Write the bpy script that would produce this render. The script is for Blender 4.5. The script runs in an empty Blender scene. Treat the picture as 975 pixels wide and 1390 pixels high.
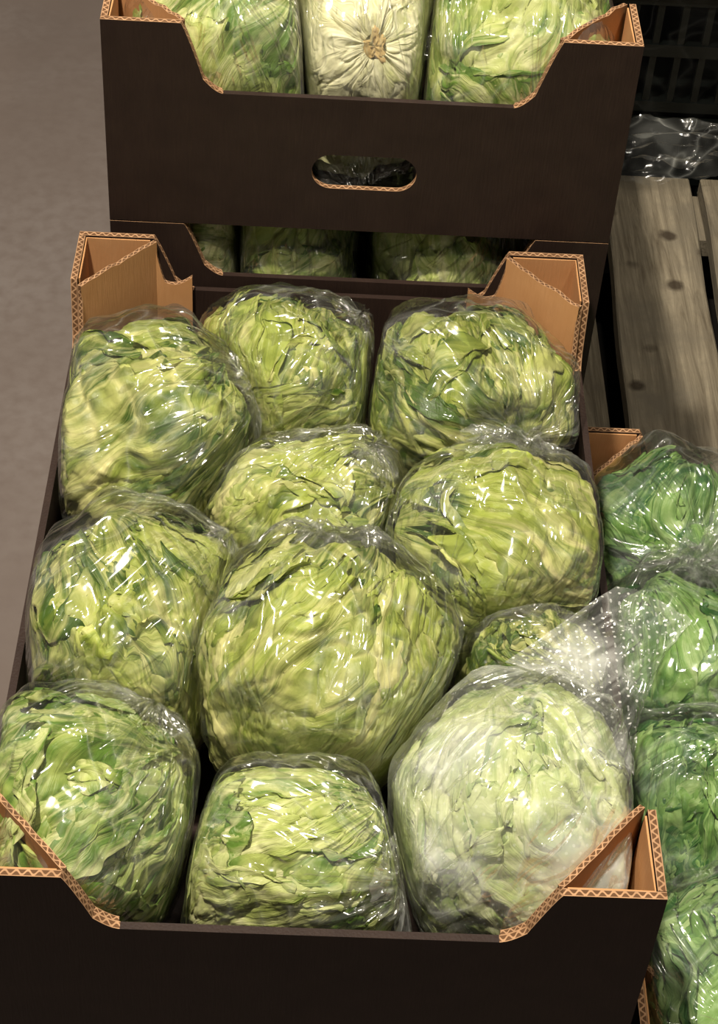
import bpy, numpy as np, math
from mathutils import Vector, Euler, Matrix

# ------------------------------------------------------------------ noise
def _h(ix,iy,iz,seed):
    n=(ix.astype(np.int64)*374761393+iy.astype(np.int64)*668265263+iz.astype(np.int64)*2147483647+seed*1274126177)&0xFFFFFFFF
    n=((n^(n>>13))*1274126177)&0xFFFFFFFF
    n=((n^(n>>15))*2246822519)&0xFFFFFFFF
    n=n^(n>>16)
    return (n&0xFFFFFF)/float(0xFFFFFF)*2-1
def noise(P,seed=0):
    P=np.asarray(P,float); i=np.floor(P); f=P-i; f=f*f*f*(f*(f*6-15)+10); i=i.astype(np.int64)
    out=0
    for dx in (0,1):
        wx=f[...,0] if dx else 1-f[...,0]
        for dy in (0,1):
            wy=f[...,1] if dy else 1-f[...,1]
            for dz in (0,1):
                wz=f[...,2] if dz else 1-f[...,2]
                out=out+wx*wy*wz*_h(i[...,0]+dx,i[...,1]+dy,i[...,2]+dz,seed)
    return out
def fbm(P,seed=0,o=3):
    s=0;a=1;t=0
    for k in range(o):
        s=s+a*noise(np.asarray(P)*2**k,seed+17*k);t+=a;a*=.5
    return s/t
def ridge(P,seed=0,o=2):
    s=0;a=1;t=0
    for k in range(o):
        s=s+a*(1-2*np.abs(noise(np.asarray(P)*2**k,seed+31*k)));t+=a;a*=.5
    return s/t

# ------------------------------------------------------------------ mesh builder
class MB:
    def __init__(s): s.v=[];s.f=[];s.m=[];s.c=[];s.uv=[];s.n=0
    def grid(s,P,mat,col=None,uv=None,wrap=False):
        a,b=P.shape[:2]
        idx=np.arange(a*b).reshape(a,b)+s.n
        if wrap: idx2=np.concatenate([idx,idx[:,:1]],1)
        else: idx2=idx
        q=np.stack([idx2[:-1,:-1],idx2[:-1,1:],idx2[1:,1:],idx2[1:,:-1]],-1).reshape(-1,4)
        s.v.append(P.reshape(-1,3)); s.f.append(q); s.m.append(np.full(len(q),mat))
        s.c.append(np.zeros((a*b,4)) if col is None else col.reshape(-1,4))
        if uv is None: lu=np.zeros((len(q),4,2))
        else:
            U=uv
            lu=np.stack([U[:-1,:-1],U[:-1,1:],U[1:,1:],U[1:,:-1]],2).reshape(-1,4,2)
        s.uv.append(lu); s.n+=a*b
    def quad(s,pts,mat,uv=None):
        P=np.array(pts,float)
        s.v.append(P); s.f.append(np.arange(4)[None]+s.n); s.m.append(np.array([mat])); s.c.append(np.zeros((4,4)))
        s.uv.append(np.array(uv if uv is not None else [[0,0]]*4,float)[None]); s.n+=4
    def box(s,lo,hi,mat):
        x0,y0,z0=lo;x1,y1,z1=hi
        c=[(x0,y0,z0),(x1,y0,z0),(x1,y1,z0),(x0,y1,z0),(x0,y0,z1),(x1,y0,z1),(x1,y1,z1),(x0,y1,z1)]
        for f in [(3,2,1,0),(4,5,6,7),(0,1,5,4),(1,2,6,5),(2,3,7,6),(3,0,4,7)]:
            s.quad([c[i] for i in f],mat)
    def mesh(s,name,mats,smooth=True):
        V=np.concatenate(s.v);F=np.concatenate(s.f);M=np.concatenate(s.m);C=np.concatenate(s.c);U=np.concatenate(s.uv)
        me=bpy.data.meshes.new(name)
        me.vertices.add(len(V)); me.vertices.foreach_set("co",V.ravel())
        me.loops.add(len(F)*4); me.loops.foreach_set("vertex_index",F.ravel().astype(np.int32))
        me.polygons.add(len(F)); me.polygons.foreach_set("loop_start",(np.arange(len(F))*4).astype(np.int32))
        for m in mats: me.materials.append(m)
        me.polygons.foreach_set("material_index",M.astype(np.int32))
        me.polygons.foreach_set("use_smooth",np.full(len(F),smooth))
        me.update(calc_edges=True)
        uvl=me.uv_layers.new(name="UVMap"); uvl.data.foreach_set("uv",U.ravel())
        ca=me.color_attributes.new(name="Col",type='FLOAT_COLOR',domain='POINT'); ca.data.foreach_set("color",C.ravel())
        me.validate()
        return me
def obj(name,me,loc=(0,0,0)):
    o=bpy.data.objects.new(name,me); o.location=loc; bpy.context.collection.objects.link(o); return o

# ------------------------------------------------------------------ materials
def newmat(name):
    m=bpy.data.materials.new(name); m.use_nodes=True; nt=m.node_tree; nt.nodes.clear()
    return m,nt,nt.nodes,nt.links
def N(nt,t,**k):
    n=nt.nodes.new(t)
    for a,b in k.items():
        if a in ('inp',):
            for kk,vv in b.items(): n.inputs[kk].default_value=vv
        else: setattr(n,a,b)
    return n
def math_(nt,op,a,b=None,c=None,clamp=False):
    n=nt.nodes.new('ShaderNodeMath'); n.operation=op; n.use_clamp=clamp
    for i,x in enumerate((a,b,c)):
        if x is None: continue
        if isinstance(x,(int,float)): n.inputs[i].default_value=x
        else: nt.links.new(x,n.inputs[i])
    return n.outputs[0]
def mixc(nt,f,a,b,mode='MIX'):
    n=nt.nodes.new('ShaderNodeMix'); n.data_type='RGBA'; n.blend_type=mode
    for i,x in ((0,f),(6,a),(7,b)):
        if isinstance(x,(int,float)): n.inputs[i].default_value=x
        elif isinstance(x,tuple): n.inputs[i].default_value=(*x,1) if len(x)==3 else x
        else: nt.links.new(x,n.inputs[i])
    return n.outputs[2]
def leaf_mat(name,pale,mid,dark):
    m,nt,ns,L=newmat(name)
    at=N(nt,'ShaderNodeAttribute',attribute_name="Col"); sep=N(nt,'ShaderNodeSeparateColor'); L.new(at.outputs['Color'],sep.inputs[0])
    tc=N(nt,'ShaderNodeTexCoord')
    n1=N(nt,'ShaderNodeTexNoise',inp={'Scale':20.0,'Detail':4.0}); L.new(tc.outputs['Object'],n1.inputs['Vector'])
    mp=N(nt,'ShaderNodeMapping'); mp.inputs['Scale'].default_value=(12,2.6,1); L.new(tc.outputs['UV'],mp.inputs[0])
    st=N(nt,'ShaderNodeTexNoise',inp={'Scale':1.0,'Detail':5.0,'Roughness':.62,'Distortion':.8}); L.new(mp.outputs[0],st.inputs['Vector'])
    n2=N(nt,'ShaderNodeTexNoise',inp={'Scale':150.0,'Detail':2.0}); L.new(tc.outputs['Object'],n2.inputs['Vector'])
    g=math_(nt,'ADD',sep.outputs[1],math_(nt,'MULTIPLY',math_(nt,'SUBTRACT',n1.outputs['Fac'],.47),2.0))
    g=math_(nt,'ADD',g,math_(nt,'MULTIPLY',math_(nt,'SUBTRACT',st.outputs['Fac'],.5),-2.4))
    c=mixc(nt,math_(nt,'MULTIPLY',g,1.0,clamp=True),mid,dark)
    pl=math_(nt,'ADD',sep.outputs[0],math_(nt,'MULTIPLY',math_(nt,'SUBTRACT',st.outputs['Fac'],.53),2.2),clamp=True)
    c=mixc(nt,pl,c,pale)
    hb=math_(nt,'ADD',math_(nt,'MULTIPLY',st.outputs['Fac'],1.0),math_(nt,'MULTIPLY',n2.outputs['Fac'],.3))
    b=N(nt,'ShaderNodeBump',inp={'Strength':.7,'Distance':.0035}); L.new(hb,b.inputs['Height'])
    p=N(nt,'ShaderNodeBsdfPrincipled',inp={'Roughness':.45,'Specular IOR Level':.3}); L.new(c,p.inputs['Base Color']); L.new(b.outputs[0],p.inputs['Normal'])
    tr=N(nt,'ShaderNodeBsdfTranslucent'); L.new(c,tr.inputs[0])
    mx=N(nt,'ShaderNodeMixShader',inp={0:.10}); L.new(p.outputs[0],mx.inputs[1]); L.new(tr.outputs[0],mx.inputs[2])
    o=N(nt,'ShaderNodeOutputMaterial'); L.new(mx.outputs[0],o.inputs[0]); return m
def film_mat(name,haze=.03,dots=0.,gloss=1.0,hazecol=(.9,.92,.85),sc=1.0,fmin=.04,uvfold=(95,20)):
    m,nt,ns,L=newmat(name)
    tc=N(nt,'ShaderNodeTexCoord')
    def lines(vec,scale,width,dist,det=0.0):
        w=N(nt,'ShaderNodeTexNoise',inp={'Scale':scale,'Detail':det,'Distortion':dist}); L.new(vec,w.inputs['Vector'])
        r=math_(nt,'ABSOLUTE',math_(nt,'SUBTRACT',w.outputs['Fac'],.5))
        return w,math_(nt,'SUBTRACT',1.0,math_(nt,'SMOOTH_MIN',math_(nt,'DIVIDE',r,width),1.0,.25))
    w,l1=lines(tc.outputs['Object'],15.0*sc,.14,.7,1.0)
    mp=N(nt,'ShaderNodeMapping'); mp.inputs['Scale'].default_value=(uvfold[0],uvfold[1],1); L.new(tc.outputs['UV'],mp.inputs[0])
    w2,l2=lines(mp.outputs[0],1.0,.14,.8)
    msk=N(nt,'ShaderNodeTexNoise',inp={'Scale':18.0}); L.new(tc.outputs['Object'],msk.inputs['Vector'])
    mk=math_(nt,'MULTIPLY_ADD',msk.outputs['Fac'],4.5,-1.7,clamp=True)
    hh=math_(nt,'ADD',math_(nt,'MULTIPLY',l1,.8),math_(nt,'MULTIPLY',math_(nt,'MULTIPLY',l2,mk),.6))
    b=N(nt,'ShaderNodeBump',inp={'Strength':1.0,'Distance':.0034}); L.new(hh,b.inputs['Height'])
    fr=N(nt,'ShaderNodeFresnel',inp={'IOR':1.45}); L.new(b.outputs[0],fr.inputs['Normal'])
    gl=N(nt,'ShaderNodeBsdfGlossy',inp={'Roughness':.12,'Color':(1,1,1,1)}); L.new(b.outputs[0],gl.inputs['Normal'])
    tp=N(nt,'ShaderNodeBsdfTransparent',inp={'Color':(.985,.985,.975,1)})
    df=N(nt,'ShaderNodeBsdfDiffuse',inp={'Color':(*hazecol,1)})
    hz=math_(nt,'MULTIPLY',math_(nt,'MULTIPLY_ADD',msk.outputs['Fac'],3.2,-1.3,clamp=True),haze*2)
    hz=math_(nt,'ADD',hz,haze*.3)
    hz=math_(nt,'ADD',hz,math_(nt,'MULTIPLY',math_(nt,'POWER',math_(nt,'MAXIMUM',math_(nt,'MAXIMUM',l1,math_(nt,'MULTIPLY',l2,mk)),0.0),8.0),.08*min(gloss,1.0)+haze*.5))
    if dots:
        uv=N(nt,'ShaderNodeSeparateXYZ'); L.new(tc.outputs['UV'],uv.inputs[0])
        fx=math_(nt,'SUBTRACT',math_(nt,'FRACT',math_(nt,'MULTIPLY',uv.outputs[0],170)),.5)
        fy=math_(nt,'SUBTRACT',math_(nt,'FRACT',math_(nt,'MULTIPLY',uv.outputs[1],170)),.5)
        rr=math_(nt,'ADD',math_(nt,'MULTIPLY',fx,fx),math_(nt,'MULTIPLY',fy,fy))
        dt=math_(nt,'LESS_THAN',rr,.022)
        hz=math_(nt,'ADD',hz,math_(nt,'MULTIPLY',dt,dots),clamp=True)
    m1=N(nt,'ShaderNodeMixShader'); L.new(hz,m1.inputs[0]); L.new(tp.outputs[0],m1.inputs[1]); L.new(df.outputs[0],m1.inputs[2])
    fac=math_(nt,'MULTIPLY_ADD',fr.outputs[0],.8*gloss,fmin*gloss,clamp=True)
    fac=math_(nt,'MINIMUM',fac,.35)
    m2=N(nt,'ShaderNodeMixShader'); L.new(fac,m2.inputs[0]); L.new(m1.outputs[0],m2.inputs[1]); L.new(gl.outputs[0],m2.inputs[2])
    o=N(nt,'ShaderNodeOutputMaterial'); L.new(m2.outputs[0],o.inputs[0]); return m
def board_mat(name,col,col2,rough=.75,spec=.2,bump=.3):
    m,nt,ns,L=newmat(name)
    tc=N(nt,'ShaderNodeTexCoord')
    n=N(nt,'ShaderNodeTexNoise',inp={'Scale':40.0,'Detail':5.0}); L.new(tc.outputs['Object'],n.inputs[0])
    mp=N(nt,'ShaderNodeMapping'); mp.inputs['Scale'].default_value=(600,600,50); L.new(tc.outputs['Object'],mp.inputs[0])
    n2=N(nt,'ShaderNodeTexNoise',inp={'Scale':1.0,'Detail':2.0}); L.new(mp.outputs[0],n2.inputs[0])
    c=mixc(nt,math_(nt,'MULTIPLY_ADD',n.outputs['Fac'],1.6,-.3,clamp=True),col,col2)
    c=mixc(nt,math_(nt,'MULTIPLY_ADD',n2.outputs['Fac'],1.2,-.3,clamp=True),c,col)
    b=N(nt,'ShaderNodeBump',inp={'Strength':bump,'Distance':.0008}); L.new(n2.outputs['Fac'],b.inputs['Height'])
    p=N(nt,'ShaderNodeBsdfPrincipled',inp={'Roughness':rough,'Specular IOR Level':spec}); L.new(c,p.inputs['Base Color']); L.new(b.outputs[0],p.inputs['Normal'])
    o=N(nt,'ShaderNodeOutputMaterial'); L.new(p.outputs[0],o.inputs[0]); return m
def edge_mat():
    m,nt,ns,L=newmat('corrugated_edge')
    tc=N(nt,'ShaderNodeTexCoord'); s=N(nt,'ShaderNodeSeparateXYZ'); L.new(tc.outputs['UV'],s.inputs[0])
    v=math_(nt,'ABSOLUTE',math_(nt,'SUBTRACT',s.outputs[1],.5))
    liner=math_(nt,'GREATER_THAN',v,.38)
    sn=math_(nt,'MULTIPLY',math_(nt,'SINE',math_(nt,'MULTIPLY',s.outputs[0],6.2832/.0065)),.3)
    fl=math_(nt,'LESS_THAN',math_(nt,'ABSOLUTE',math_(nt,'SUBTRACT',math_(nt,'SUBTRACT',s.outputs[1],.5),sn)),.17)
    k=math_(nt,'MAXIMUM',liner,fl)
    n=N(nt,'ShaderNodeTexNoise',inp={'Scale':90.0,'Detail':3.0}); L.new(tc.outputs['Object'],n.inputs[0])
    k2=math_(nt,'MULTIPLY',k,math_(nt,'MULTIPLY_ADD',n.outputs['Fac'],1.2,.2,clamp=True))
    c=mixc(nt,k2,(.12,.06,.028),(.48,.28,.15))
    p=N(nt,'ShaderNodeBsdfPrincipled',inp={'Roughness':.8,'Specular IOR Level':.15}); L.new(c,p.inputs['Base Color'])
    b=N(nt,'ShaderNodeBump',inp={'Strength':.6,'Distance':.001}); L.new(k,b.inputs['Height']); L.new(b.outputs[0],p.inputs['Normal'])
    o=N(nt,'ShaderNodeOutputMaterial'); L.new(p.outputs[0],o.inputs[0]); return m
LEAF=leaf_mat('lettuce_leaf',(.70,.66,.29),(.34,.40,.07),(.055,.11,.010))
LEAF_P=leaf_mat('lettuce_leaf_pale',(.78,.76,.42),(.46,.53,.14),(.11,.21,.024))
LEAF_H=leaf_mat('lettuce_leaf_white',(.82,.82,.55),(.53,.60,.25),(.18,.30,.055))
LEAF_W=leaf_mat('lettuce_leaf_heart',(.88,.85,.58),(.78,.75,.42),(.50,.53,.20))
LEAF_C=leaf_mat('lettuce_leaf_cool',(.50,.64,.28),(.20,.37,.08),(.035,.13,.022))
FILM=film_mat('cling_film',.022)
FILM_H=film_mat('condensation_film',.20,.12)
FILM_T=film_mat('perforated_film',.21,.4,1.3)
FILM_C=film_mat('bag_film',.035,0,1.2,(.9,.95,.88))
FILM_L=film_mat('loose_film',.06,0,1.8,fmin=.05)
DARK=board_mat('printed_cardboard',(.019,.010,.0072),(.034,.0195,.0138),.62,.22,.5)
KRAFT=board_mat('kraft_cardboard',(.50,.25,.10),(.58,.31,.14),.8,.15)
EDGE=edge_mat()
STEM=board_mat('cut_stem',(.60,.48,.22),(.33,.18,.05))

# ------------------------------------------------------------------ lettuce
def clampP(P,c,planes,m=.014):
    for (n,d) in planes:
        n=np.array(n); s=(P-c)@n; lim=d-m
        ex=np.maximum(s-lim,0); ns=np.where(s>lim,lim+m*(1-np.exp(-ex/m)),s)
        P=P+(ns-s)[...,None]*n
    return P
def frame(b):
    b=np.array(b,float); b/=np.linalg.norm(b)
    a=np.cross(b,[.3,.2,.9]); a/=np.linalg.norm(a); return a,np.cross(b,a),b
def head(name,c,r,stem,seed,leafm=None,filmm=None,planes=(),zlow=1.6,res=1.0,nleaf=10,gather=None,green=0.,filmoff=.003,cutstem=False,tuft=1.,lump=1.2,det=.8,tail=None):
    rng=np.random.RandomState(seed); c=np.array(c,float); r=np.array(r,float)
    e1,e2,e3=frame(stem); mb=MB()
    def shape(D,off):
        L=1+lump*(.08*fbm(D*1.6+seed*3.1,seed,1)+.055*noise(D*3.2+seed*1.3,seed+1))
        P=D*r*L[...,None]+D*off[...,None]
        P[...,2]=np.where(P[...,2]<0,P[...,2]*zlow,P[...,2])
        return P
    a,b=int(100*res),int(160*res)
    th=np.linspace(.001,math.pi-.001,a)[:,None]; ph=np.linspace(0,2*math.pi,b,endpoint=False)[None]
    def dirs(th,ph): return (np.cos(th)[...,None]*e3+np.sin(th)[...,None]*(np.cos(ph)[...,None]*e1+np.sin(ph)[...,None]*e2))
    D=dirs(th+0*ph,ph+0*th)
    rr_=ridge(D*3.2+seed,seed+41,2); r2_=ridge(D*np.array([9,9,9])+seed,seed+42,2)
    off=-.010+.004*rr_+.0016*r2_
    col=np.zeros(D.shape[:2]+(4,)); col[...,0]=np.clip(.25*rr_+.1,0,1); col[...,1]=.35+green+.5*fbm(D*4,seed+3,2); col[...,3]=1
    phu=np.linspace(0,2*math.pi,b+1)[None]+np.zeros((a,1)); thu=th+np.zeros((1,b+1))
    mb.grid(clampP(c+shape(D,off),c,planes),0,col,wrap=True,uv=np.stack([np.cos(phu)*1.2,thu*.5+np.sin(phu)],-1))
    a,b=int(100*res),int(100*res)
    az=rng.rand()*6.28
    for k in range(nleaf):
        v=np.linspace(0,1,a)[:,None]+np.zeros((1,b)); u=np.linspace(-1,1,b)[None]+np.zeros((a,1))
        phk=az+k*2.4+rng.uniform(-.3,.3); w=rng.uniform(1.0,1.5)
        tm=rng.uniform(2.3,3.0) if k<nleaf-4 else rng.uniform(1.5,2.5)
        Q=np.stack([u*3+k*9.7,v*3,np.full_like(u,seed*1.37)],-1)
        fr=.18*fbm(Q*1.8,seed+k,3)
        outl=np.sqrt(np.clip(1-(v*.93)**5,0,1))
        bend=rng.uniform(-.7,.7)
        th=.12+v*(tm-.12)*(1-.20*u**2+fr*np.clip(v*2-1,0,1))
        th=np.minimum(th,3.12)
        ph=phk+u*w*outl*(1+fr)+bend*v*v
        D=dirs(th,ph)
        wx=.45*noise(Q*.9,seed+21)+.12*noise(Q*2.5,seed+22)
        un=u+wx*.7
        q=v*5.0-np.abs(un)*3.0+.6*noise(Q*1.3,seed+5)
        dist=np.abs(q-np.round(q)); vein=np.exp(-(dist/.09)**2)*np.clip(np.abs(un)*6,0,1)*np.clip((1.1-np.abs(un))*2,0,1)
        fan=np.exp(-(np.abs(noise(np.stack([un*6+k,v*1.2+wx,0*v+seed],-1),seed+9))/.10)**2)
        mid=np.exp(-(un/(.07*(1.35-v)))**2)*(1-v*.8)
        folds=ridge(np.stack([un*2.2+k*3.3,v*1.6+wx,0*v+seed*2.2],-1),seed+2,1)
        fold2=ridge(np.stack([un*7.5+k*3.3,v*3.4+wx*2.5,0*v+seed*2.2],-1),seed+12,2)
        blis=fbm(D*12+k*5,seed+3,2)
        edge=np.maximum(np.abs(u),v*.98)**12
        ruff=noise(np.stack([un*6+k,v*6,0*v+seed*1.9],-1),seed+4)
        off=-.011+k*.0012+det*(.0055*folds+.0030*fold2+.0026*blis)-.0018*vein-.0010*fan+.0022*mid+edge*det*(.0025+.0055*ruff)
        off-=np.clip(.25-v,0,1)*.01
        P=clampP(c+shape(D,off),c,planes)
        col=np.zeros(u.shape+(4,)); base=np.clip(1-v*1.35,0,1)**1.4
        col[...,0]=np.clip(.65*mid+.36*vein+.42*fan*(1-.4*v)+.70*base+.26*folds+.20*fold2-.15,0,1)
        col[...,1]=np.clip(rng.uniform(-.2,.65)+green+.4*edge+.30*v+.8*fbm(D*4+k,seed+8,2)-.36*folds-.34*fold2,0,1)  # fold terms paint occlusion: darker green in the fold hollows
        col[...,3]=1
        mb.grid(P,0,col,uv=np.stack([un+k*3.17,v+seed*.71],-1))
    if cutstem:
        tt=np.linspace(0,1,10)[:,None]+np.zeros((1,30)); pp=np.linspace(0,2*math.pi,30)[None]+np.zeros((10,1))
        D=dirs(tt*(.15+.04*np.sin(pp*3)+.03*np.sin(pp*5+1)),pp)
        off=-.002+.0026*noise(D*60,seed)-.003*tt**6
        mb.grid(c+shape(D,off),2)
    if filmm is not None:
        g=gather if gather is not None else (rng.uniform(-.6,.6),rng.uniform(-.6,.3),-.8)
        e1,e2,e3=frame(g)
        a,b=int(140*res),int(190*res)
        th=np.linspace(.02,math.pi-.001,a)[:,None]; ph=np.linspace(0,2*math.pi,b,endpoint=False)[None]
        th=th+0*ph; ph=ph+0*th
        D=np.cos(th)[...,None]*e3+np.sin(th)[...,None]*(np.cos(ph)[...,None]*e1+np.sin(ph)[...,None]*e2)
        K=rng.randn(40,3); K/=np.linalg.norm(K,axis=1)[:,None]
        dd=D@K.T; hk=1+rng.uniform(-.01,.06,40)
        fac=np.min(np.where(dd>.3,hk/np.maximum(dd,.3),9),-1)
        fac=np.clip(fac,0,1.08)-1
        rad=ridge(np.stack([np.cos(ph)*3.4,np.sin(ph)*3.4,th*.8],-1),seed+6,2)
        rad2=ridge(np.stack([np.cos(ph)*8,np.sin(ph)*8,th*1.5],-1),seed+16,1)
        W3=D+.25*np.stack([noise(D*2+7,seed+50),noise(D*2+17,seed+51),noise(D*2+27,seed+52)],-1)
        cre=ridge(W3*3.0+seed,seed+7,2)
        off=filmoff+.20*fac*r.mean()+(.0026*rad+.0016*rad2)*np.clip(1.6-th*.5,.3,1.2)+.0028*cre
        P=clampP(c+shape(D,off),c,[(n,d+.0015) for n,d in planes])
        U=np.stack([ph,th],-1)*r.mean(); U=np.concatenate([U,U[:,:1]+np.array([2*math.pi*r.mean(),0])],1)
        mb.grid(P,1,wrap=True,uv=U)
        if tuft:
            t=np.linspace(0,1,40)[:,None]; ph=np.linspace(0,2*math.pi,140)[None]; t=t+0*ph; ph=ph+0*t
            fl=ridge(np.stack([np.cos(ph)*2.6,np.sin(ph)*2.6,t*1.6],-1),seed+11,3)
            flat=.3+.7*np.abs(np.cos(ph+seed))
            rad=(.003+t**1.0*.042*tuft*(1+.5*fl)*flat)
            dirc=np.cos(ph)[...,None]*e1+np.sin(ph)[...,None]*e2
            base=c+shape(np.array(e3)[None],np.array([filmoff]))[0]
            P=base+e3*((t-.8*t*t)*.034*tuft*(1+.5*fl)-.004)[...,None]+dirc*rad[...,None]
            P=P+np.array([0,0,-.012])*(t**2)[...,None]
            P=clampP(P,c,[(n,d+.001) for n,d in planes],.006)
            mb.grid(P,3,uv=np.stack([ph*.03,t*.03],-1))
    if tail is not None: mb.grid(tail[0],4,uv=tail[1])
    me=mb.mesh(name,[leafm or LEAF,filmm or FILM,STEM,FILM_L,FILM_T]); 
    me.transform(Matrix.Translation(-Vector(c)))
    return obj(name,me,tuple(c))
def cellplanes(i,hs,walls,gap=.0015):
    c=np.array(hs[i][0]); r=np.mean(hs[i][1]); out=[]
    for j,h in enumerate(hs):
        if j==i: continue
        cj=np.array(h[0]); rj=np.mean(h[1]); v=cj-c; D=np.linalg.norm(v)
        if D>r+rj+.02: continue
        out.append((tuple(v/D),(D*D+r*r-rj*rj)/(2*D)-gap))
    x0,x1,y0,y1,z0,z1=walls
    for n,l in (((-1,0,0),-x0),((1,0,0),x1),((0,-1,0),-y0),((0,1,0),y1),((0,0,-1),-z0),((0,0,1),z1)):
        if l is None or abs(l)>50: continue
        out.append((n,l-float(np.dot(n,c))))
    return out
# loose perforated bag end of one head
def sheet(A,B,seed,amp=.004,n=60):
    def samp(L,t):
        L=np.array(L,float); k=np.linspace(0,1,len(L)); return np.stack([np.interp(t,k,L[:,i]) for i in range(3)],-1)
    t=np.linspace(0,1,n); a=samp(A,t); b=samp(B,t); s=np.linspace(0,1,n)[:,None,None]
    P=a[None]*(1-s)+b[None]*s
    P=P+np.array([0.2,-.3,.9])*amp*ridge(np.stack([np.broadcast_to(t*5,(n,n)),np.broadcast_to(s[...,0]*1.6,(n,n)),np.full((n,n),seed*1.1)],-1),seed,3)[...,None]*np.minimum(1,s*3+.2)
    return P,np.stack([P[...,0],P[...,1]],-1)
TAIL=sheet([(.315,.165,.006),(.340,.150,.014),(.368,.125,.008),(.392,.095,-.012)],[(.390,.228,.012),(.416,.224,.004),(.440,.214,-.004),(.420,.19,-.012),(.404,.155,-.02)],5,.009,90)

near=[((.068,.436,-.060),(.083,.088,.080),(-.7,-.5,-.5)),
 ((.170,.500,-.062),(.078,.072,.075),(-.3,-.7,-.6)),
 ((.306,.484,-.060),(.086,.082,.078),(.1,-.7,-.7)),
 ((.190,.358,-.076),(.074,.068,.070),(-.9,-.2,-.3)),
 ((.078,.236,-.060),(.083,.082,.080),(.3,-.6,-.7)),
 ((.200,.204,-.044),(.093,.082,.083),(-.3,-.7,-.6)),
 ((.324,.315,-.058),(.079,.078,.078),(.9,-.1,-.2)),
 ((.055,.088,-.066),(.076,.080,.079),(-.8,-.4,-.3)),
 ((.188,.070,-.080),(.079,.058,.070),(-.7,-.4,-.5)),
 ((.327,.100,-.062),(.083,.086,.084),(.2,-.7,-.6)),
 ((.345,.215,-.070),(.050,.048,.054),(.2,-.8,-.4))]
NM='wrapped_iceberg_lettuce'
GA={0:(.8,.1,.45),2:(.45,-.75,.25),5:(.1,.85,.6),6:(.25,.75,.6),8:(.75,-.45,.35),9:(.9,.8,.5),3:(.5,.3,.75),4:(.6,.5,.5),1:(.6,.3,.6),7:(.5,.6,.5)}
TU={0:.7,2:.7,5:1.1,6:1.0,8:.8,3:.6,4:.5,1:.5,7:.6}
for i,(c,r,st) in enumerate(near):
    pl=cellplanes(i,near,(.008,.392,.008,.592,-.178,99))
    lm=LEAF; fm=FILM; g=.05
    if i in (7,8): lm=LEAF_P
    if i==9: lm=LEAF_H; fm=FILM_H; g=-.05
    if i in (0,2): g=.18
    if i in (3,5): g=0
    if i==7: g=.2
    head(NM,c,r,st,11+i*7,lm,fm,pl,green=g,zlow=1.35,gather=GA.get(i),tuft=0 if i==9 else TU.get(i,1.),lump=.7 if i in (8,9) else 1.3,det=.6 if i in (7,8,9) else .85,tail=TAIL if i==9 else None)

upper=[((.112,.700,.112),(.086,.084,.088),(-.6,-.3,-.6)),((.215,.712,.118),(.074,.082,.088),(.14,-.9,.42)),((.332,.702,.116),(.090,.084,.088),(.3,-.6,-.6))]
for i,(c,r,st) in enumerate(upper):
    pl=cellplanes(i,upper,(.030,.414,.624,.790,.007,99))
    head(NM,c,r,st,211+i*5,LEAF_W if i==1 else LEAF_P,FILM,pl,zlow=1.4,cutstem=(i==1),green=-.3 if i==1 else .2,det=.3 if i==1 else .6)
lowb=[((.085,.695,-.085),(.060,.070,.076),(.6,-.3,.3)),((.165,.695,-.08),(.060,.074,.076),(-.6,-.3,-.6)),((.295,.695,-.08),(.068,.074,.076),(.3,-.6,-.6))]
for i,(c,r,st) in enumerate(lowb):
    pl=cellplanes(i,lowb,(.030,.414,.624,.790,-.178,-.008))
    head(NM,c,r,st,311+i*5,LEAF_P,FILM,pl,zlow=1.4,res=.7)
DY=-.022
right=[((.502,.558,-.262),(.082,.082,.082),(-.3,-.5,-.6)),((.500,.410,-.258),(.082,.082,.082),(.4,-.5,-.6)),((.498,.265,-.262),(.082,.082,.082),(-.5,-.5,-.4)),((.496,.105,-.250),(.084,.086,.086),(-.3,-.5,-.6))]
right=[((c[0],c[1]+DY,c[2]),r,s) for c,r,s in right]
for i,(c,r,st) in enumerate(right):
    pl=cellplanes(i,right,(.428,99,.048+DY,.632+DY,-.378,99))
    head(NM,c,r,st,411+i*5,LEAF_C,FILM_C,pl,zlow=1.4,green=.0 if i<1 else .22,filmoff=.006,gather=[(.2,-.8,.6),(.1,.8,.6),(.5,.3,.8),(.1,-.8,.6)][i],tuft=1.2,det=.75)
fill=head(NM,(.66,.56+DY,-.262),(.072,.072,.074),(.2,-.4,-.8),777,LEAF_C,FILM_C,[((0,0,-1),.116)],zlow=1.5,res=.6)
for x in (.66,.75):
    for y in (.125,.27,.415,.56):
        if (x,y)==(.66,.56): continue
        o=obj(NM,fill.data,(x if x!=.75 else .765,y+DY,-.262)); o.scale=(.6 if x==.75 else 1,.95,1); 
        if x==.66: o.rotation_euler=(0,0,(y*37)%6.28)
f2=head(NM,(.10,.865,.115),(.062,.070,.075),(.2,-.4,-.8),778,LEAF_P,FILM,[((0,0,-1),.108)],zlow=1.45,res=.6)
for x in (.092,.222,.352):
    for y in (.862,1.0,1.135):
        for z,s in ((.115,1),(-.085,.9)):
            if (x,y,z)==(.092,.862,.115): f2.location=(x,y,z); continue
            o=obj(NM,f2.data,(x,y,z)); o.scale=(1,.95,s); 

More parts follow.
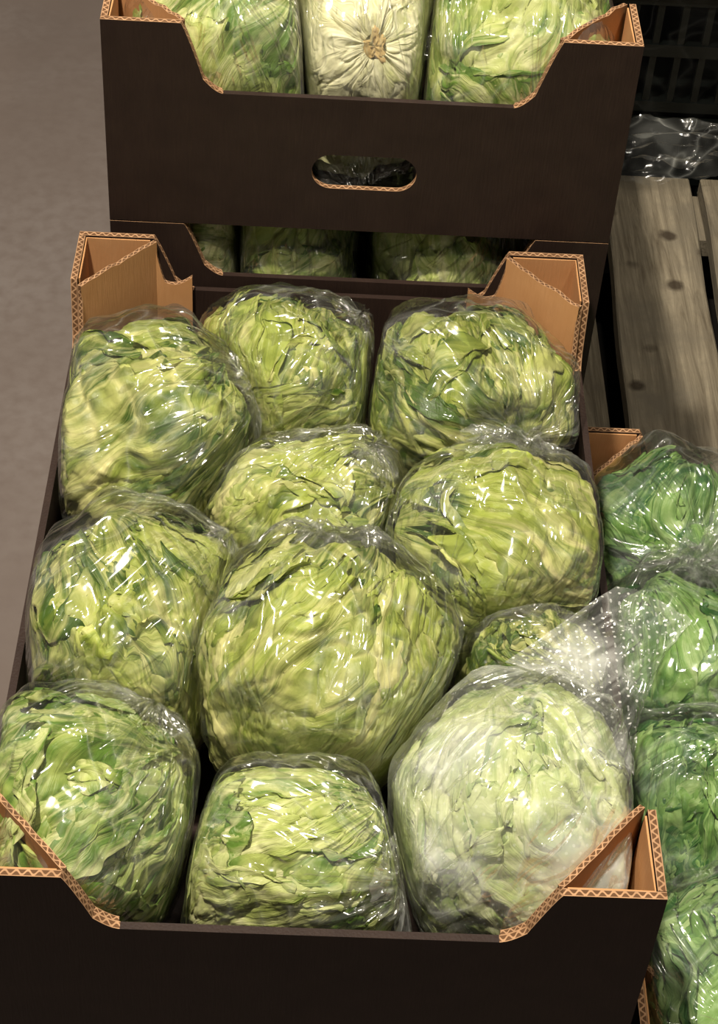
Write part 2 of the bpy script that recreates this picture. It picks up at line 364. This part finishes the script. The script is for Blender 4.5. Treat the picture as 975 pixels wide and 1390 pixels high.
# ------------------------------------------------------------------ cardboard boxes
W,LEN,T=.4,.6,.005
PE,EE=.059,.061
def strip(mb,path,top,bot,th,mside,medge):
    P=np.array(path,float); n=len(P)
    tang=np.gradient(P,axis=0); tang/=np.linalg.norm(tang,axis=1)[:,None]+1e-9
    nor=np.stack([-tang[:,1],tang[:,0]],1)
    Q=P+nor*th; s=np.concatenate([[0],np.cumsum(np.linalg.norm(np.diff(P,axis=0),axis=1)+np.abs(np.diff(top)))])
    for i in range(n-1):
        a,b=P[i],P[i+1];c,d=Q[i],Q[i+1]; ta,tb=top[i],top[i+1]
        mb.quad([(*a,bot),(*b,bot),(*b,tb),(*a,ta)],mside)
        mb.quad([(*d,bot),(*c,bot),(*c,ta),(*d,tb)],mside)
        mb.quad([(*a,ta),(*b,tb),(*d,tb),(*c,ta)],medge,[(s[i],0),(s[i+1],0),(s[i+1],1),(s[i],1)])
    for i in (0,n-1):
        a,c=P[i],Q[i]; mb.quad([(*a,bot),(*c,bot),(*c,top[i]),(*a,top[i])],medge,[(0,0),(0,1),(top[i]-bot,1),(top[i]-bot,0)])
def notch(d,post,dx,H,NH):
    if d<=post: return H
    if d>=post+dx: return H-NH
    t=(d-post)/dx
    if t<.5: return H-NH*.8*(t/.5)**1.15
    return H-NH*(.8+.2*math.sin((t-.5)/.5*math.pi/2))
def panel(mb,L,H,post,to3,th,NH,dx=.032,hole=None):
    def top(x): return notch(min(x,L-x),post,dx,H,NH)
    xs=set(np.linspace(0,L,41).tolist()+[post,L-post]+[post+dx*i/12 for i in range(13)]+[L-post-dx*i/12 for i in range(13)])
    if hole:
        hx,hz,hw,hh=hole
        xs|=set([hx-hw+hh*(1-math.cos(a)) for a in np.linspace(0,math.pi/2,9)]+[hx+hw-hh*(1-math.cos(a)) for a in np.linspace(0,math.pi/2,9)])
    xs=sorted(xs); xs=[x for i,x in enumerate(xs) if i==0 or x-xs[i-1]>1e-5]
    s=0
    def hz_(x):
        d=abs(x-hx)
        if d>=hw: return 0
        if d<=hw-hh: return hh
        return math.sqrt(max(hh*hh-(d-(hw-hh))**2,0))
    for a,b in zip(xs[:-1],xs[1:]):
        ta,tb=top(a),top(b); segs=[((0,0),(ta,tb))]
        if hole and abs((a+b)/2-hx)<hw:
            ya,yb=hz_(a),hz_(b)
            segs=[((0,0),(hz-ya,hz-yb)),((hz+ya,hz+yb),(ta,tb))]
            for sg in (-1,1):
                mb.quad([to3(a,0,hz+sg*ya),to3(b,0,hz+sg*yb),to3(b,th,hz+sg*yb),to3(a,th,hz+sg*ya)],1,[(a,0),(b,0),(b,1),(a,1)])
        for (za,zb),(wa,wb) in segs:
            mb.quad([to3(a,0,za),to3(b,0,zb),to3(b,0,wb),to3(a,0,wa)],0)
            mb.quad([to3(a,th,za),to3(b,th,zb),to3(b,th,wb),to3(a,th,wa)],0)
        l=math.hypot(b-a,tb-ta)
        low=min((a+b)/2,L-(a+b)/2)>post+dx*.97
        mb.quad([to3(a,0,ta),to3(b,0,tb),to3(b,th,tb),to3(a,th,ta)],0 if low else 1,[(s,0),(s+l,0),(s+l,1),(s,1)]); s+=l
    for x in (0,L):
        mb.quad([to3(x,0,0),to3(x,th,0),to3(x,th,H),to3(x,0,H)],1,[(0,0),(0,1),(H,1),(H,0)])
def carton(name,x0,y0,z0,H,NH=.050,NHs=.056,hole=True):
    mb=MB()
    hl=(W/2,H*.31,.041,.0155) if hole else None
    panel(mb,W,H,PE,lambda u,d,z:(u,d,z),T,NH,.032,hl)
    panel(mb,W,H,PE,lambda u,d,z:(u,LEN-d,z),T,NH,.032,hl)
    panel(mb,LEN-2*T-.001,H,EE-T,lambda u,d,z:(d,T+.0005+u,z),T,NHs,.016)
    panel(mb,LEN-2*T-.001,H,EE-T,lambda u,d,z:(W-d,T+.0005+u,z),T,NHs,.016)
    mb.box((T,T,0),(W-T,LEN-T,.004),0)
    rng=np.random.RandomState(int(abs(x0*100+z0*1000))+3)
    for sx in (0,1):
        for sy in (0,1):
            def M(p): return (p[0] if not sx else W-p[0], p[1] if not sy else LEN-p[1])
            i=T+.0006; k=.030
            path=[];top=[]
            for t in np.linspace(0,1,25):
                x=PE+k*(1-t); path.append((x,i))
                if sy: 
                    z=H-.034-.008*math.sin(t*math.pi)
                    if t>.72: z=z+(H-.001-z)*((t-.72)/.28)**1.5
                    top.append(z)
                else: top.append(notch(x,PE,.032,H,NH)-.0012)
            for t in np.linspace(.1,1,10): path.append((PE+(i-PE)*t, i+(EE+.004-i)*t)); top.append(H-.001+rng.uniform(-.0022,.0008))
            for t in np.linspace(.1,1,9): path.append((i,EE+.004+.014*t)); top.append(H-.001-(NHs+.002)*t**.7)
            pts=[M(p) for p in path]
            sg=-1 if (sx==sy) else 1
            strip(mb,pts,top,.006,.0035*sg,2,1)
            path=[(PE-.003,i),(i+.02,i),(i,i),(i,i+.02),(i,EE-.003)]
            strip(mb,[M(p) for p in path],[H-.0015]*5,.006,.0012*sg,2,2)
    me=mb.mesh(name,[DARK,EDGE,KRAFT],smooth=False)
    return obj(name,me,(x0,y0,z0))
HB=.185
BN='cardboard_produce_box'
carton(BN,0,0,-HB,HB,hole=False)
carton(BN,0,0,-2*HB-.001,HB)
carton(BN,.022,.616,-HB,HB)
carton(BN,.022,.616,-2*HB-.001,HB)
carton(BN,.022,.616,0.001,.179,NH=.058)
carton(BN,.42,.040+DY,-.385,HB)

# ------------------------------------------------------------------ pallet
def wood_mat():
    m,nt,ns,L=newmat('pallet_wood')
    tc=N(nt,'ShaderNodeTexCoord')
    mp=N(nt,'ShaderNodeMapping'); mp.inputs['Scale'].default_value=(110,5,110); L.new(tc.outputs['Object'],mp.inputs[0])
    n=N(nt,'ShaderNodeTexNoise',inp={'Scale':1.0,'Detail':8.0,'Roughness':.7,'Distortion':1.4}); L.new(mp.outputs[0],n.inputs[0])
    n2=N(nt,'ShaderNodeTexNoise',inp={'Scale':14.0,'Detail':6.0,'Roughness':.65}); L.new(tc.outputs['Object'],n2.inputs[0])
    c=mixc(nt,math_(nt,'MULTIPLY_ADD',n.outputs['Fac'],3,-1.,clamp=True),(.10,.080,.052),(.31,.265,.185))
    c=mixc(nt,math_(nt,'MULTIPLY_ADD',n2.outputs['Fac'],3.4,-1.4,clamp=True),c,(.16,.138,.10))
    v=N(nt,'ShaderNodeTexVoronoi',inp={'Scale':14.0,'Randomness':1.0}); L.new(tc.outputs['Object'],v.inputs[0])
    kn=math_(nt,'MULTIPLY_ADD',math_(nt,'ADD',v.outputs['Distance'],math_(nt,'MULTIPLY',n2.outputs['Fac'],.3)),-14.0,4.6,clamp=True)
    c=mixc(nt,math_(nt,'MULTIPLY',kn,.85),c,(.03,.02,.012))
    p=N(nt,'ShaderNodeBsdfPrincipled',inp={'Roughness':.8,'Specular IOR Level':.2}); L.new(c,p.inputs['Base Color'])
    b=N(nt,'ShaderNodeBump',inp={'Strength':.7,'Distance':.003}); L.new(n.outputs['Fac'],b.inputs['Height']); L.new(b.outputs[0],p.inputs['Normal'])
    o=N(nt,'ShaderNodeOutputMaterial'); L.new(p.outputs[0],o.inputs[0]); return m
WOOD=wood_mat()
def plank(mb,x0,x1,y0,y1,z0,z1,sk=0.):
    n=24; y=np.linspace(y0,y1,n); b=.002
    prof=[(x0,z0),(x0,z1-b),(x0+b,z1),(x1-b,z1),(x1,z1-b),(x1,z0),(x0,z0)]
    P=np.zeros((n,len(prof),3))
    for j,(x,z) in enumerate(prof):
        P[:,j,0]=x+sk*(y-y0)+.0012*np.sin(y*23+x*40); P[:,j,1]=y; P[:,j,2]=z+.0006*np.sin(y*31+j)
    mb.grid(P,0)
    for i in (0,-1):
        mb.quad([tuple(P[i,0]),tuple(P[i,2]),tuple(P[i,3]),tuple(P[i,5])],0)
mb=MB(); PT=-.3865
for x0,x1,sk in ((.02,.12,0),(.17,.27,0),(.32,.42,0),(.495,.600,.03),(.614,.715,.03),(.80,.90,0)):
    plank(mb,x0,x1,.0 if x0<.45 else .03,1.285,PT-.022,PT,sk)
for y in (.02,.52,1.19):
    mb.box((.0,y,PT-.045),(.95,y+.09,PT-.0225),0)
    for x in (.0,.42,.84): mb.box((x,y,PT-.123),(x+.11,y+.09,PT-.0455),0)
for x in (.0,.42,.84): mb.box((x,.02,PT-.142),(x+.11,1.27,PT-.1235),0)
obj('wooden_pallet',mb.mesh('wooden_pallet',[WOOD],False))
FZ=PT-.145

# ------------------------------------------------------------------ black crates wrapped in film
def plain(name,col,rough,spec=.5,metal=0):
    m,nt,ns,L=newmat(name); p=N(nt,'ShaderNodeBsdfPrincipled',inp={'Base Color':(*col,1),'Roughness':rough,'Specular IOR Level':spec,'Metallic':metal})
    n=N(nt,'ShaderNodeTexNoise',inp={'Scale':60.0}); b=N(nt,'ShaderNodeBump',inp={'Strength':.2,'Distance':.001}); L.new(n.outputs[0],b.inputs['Height']); L.new(b.outputs[0],p.inputs['Normal'])
    o=N(nt,'ShaderNodeOutputMaterial'); L.new(p.outputs[0],o.inputs[0]); return m
BLK=plain('black_plastic',(.003,.004,.0036),.35,.4)
SHADE=plain('pallet_shade_dark',(.008,.007,.006),.9,.1)  # near-black colour standing in for shade under the pallet
def crate(x0,y0,z0,w,d,h):
    mb=MB(); t=.012
    for (ax,ay,bx,by) in ((0,0,w,t),(0,d-t,w,d),(0,0,t,d),(w-t,0,w,d)):
        mb.box((ax,ay,0),(bx,by,.02),0); mb.box((ax,ay,h-.03),(bx,by,h),0); mb.box((ax,ay,h*.5-.008),(bx,by,h*.5+.008),0)
        L_=max(bx-ax,by-ay); nn=int(L_/.03)
        for k in range(nn+1):
            s=k/nn*(L_-.008)
            if bx-ax>by-ay: mb.box((ax+s,ay+.002,.02),(ax+s+.008,by-.002,h-.03),0)
            else: mb.box((ax+.002,ay+s,.02),(bx-.002,ay+s+.008,h-.03),0)
    mb.box((-.008,-.008,h-.012),(w+.008,0,h),0)
    mb.box((0,0,0),(w,d,.006),0)
    return obj('black_plastic_crate',mb.mesh('black_plastic_crate',[BLK],False),(x0,y0,z0))
for k in range(6): crate(.46,1.36,FZ+.002+k*.181,.6,.4,.18)
FILM_S=film_mat('stretch_film',.0005,0,.10,fmin=.01,uvfold=(30,30))
FILM_B=film_mat('crumpled_film',.015,0,1.0)
n=110
t=np.linspace(0,1,n)[None]+np.zeros((n,1)); s=np.linspace(0,1,n)[:,None]+np.zeros((1,n))
P=np.stack([.44+.64*t,1.335+.012*ridge(np.stack([t*3,s*9,0*s],-1),3,3),FZ+.145+.95*s],-1)
mb=MB(); mb.grid(P,0)
fl=ridge(np.stack([t*7,s*4,0*s+4],-1),9,3)
P=np.stack([.44+.64*t,1.335-.075*(1-s)+.014*fl,PT+.006+.022*(.5+.5*fl)+.03*s],-1); mb.grid(P,1)
obj('stretch_film_wrap',mb.mesh('stretch_film_wrap',[FILM_S,FILM_B]))
mb=MB(); mb.box((.36,.03,FZ+.0003),(1.1,1.34,FZ+.0025),0); obj('pallet_shade_sheet',mb.mesh('pallet_shade_sheet',[SHADE],False))  # added dark sheet on the floor, imitates shade in the pallet gap

# ------------------------------------------------------------------ floor
def floor_mat(name):
    m,nt,ns,L=newmat(name)
    tc=N(nt,'ShaderNodeTexCoord')
    n=N(nt,'ShaderNodeTexNoise',inp={'Scale':3.0,'Detail':6.0}); L.new(tc.outputs['Object'],n.inputs[0])
    n2=N(nt,'ShaderNodeTexNoise',inp={'Scale':60.0,'Detail':6.0}); L.new(tc.outputs['Object'],n2.inputs[0])
    c=mixc(nt,math_(nt,'MULTIPLY_ADD',n.outputs['Fac'],2.4,-.7,clamp=True),(.145,.110,.090),(.220,.188,.170))
    c=mixc(nt,math_(nt,'MULTIPLY_ADD',n2.outputs['Fac'],2.6,-1.0,clamp=True),c,(.165,.132,.114))
    p=N(nt,'ShaderNodeBsdfPrincipled',inp={'Roughness':.6,'Specular IOR Level':.3}); L.new(c,p.inputs['Base Color'])
    b=N(nt,'ShaderNodeBump',inp={'Strength':.15,'Distance':.002}); L.new(n2.outputs['Fac'],b.inputs['Height']); L.new(b.outputs[0],p.inputs['Normal'])
    o=N(nt,'ShaderNodeOutputMaterial'); L.new(p.outputs[0],o.inputs[0]); return m
mb=MB(); mb.box((-4,-4,FZ-.05),(5,6,FZ),0); obj('floor',mb.mesh('floor',[floor_mat('concrete_floor')],False))

# ------------------------------------------------------------------ lights
def area(name,loc,target,size,power,col=(1,.91,.78)):
    l=bpy.data.lights.new(name,'AREA'); l.energy=power; l.size=size; l.color=col; l.shape='DISK'
    o=bpy.data.objects.new(name,l); o.location=loc; bpy.context.collection.objects.link(o)
    o.rotation_euler=(Vector(target)-Vector(loc)).to_track_quat('-Z','Y').to_euler(); return o
area('ceiling_spotlight',(-.25,-.02,2.3),(.2,.25,0),.12,96)
area('ceiling_spotlight',(.9,-.7,2.3),(.2,.3,0),.12,14)
area('ceiling_spotlight',(.3,1.5,2.4),(.2,.5,0),.15,20)
w=bpy.data.worlds.new('World'); bpy.context.scene.world=w; w.use_nodes=True
w.node_tree.nodes['Background'].inputs[0].default_value=(1,.93,.85,1); w.node_tree.nodes['Background'].inputs[1].default_value=.022

# ------------------------------------------------------------------ camera
cam=bpy.data.cameras.new('camera'); co=bpy.data.objects.new('camera',cam); bpy.context.collection.objects.link(co)
co.location=(0.18412,-0.58753,0.88141); co.rotation_euler=(0.80517,-0.05236,0.00777)
cam.sensor_fit='AUTO'; cam.sensor_width=36; cam.lens=2507.81*36/1390; cam.shift_y=-45/1390; cam.clip_start=.01
bpy.context.scene.camera=co
bpy.context.scene.view_settings.view_transform='Standard'
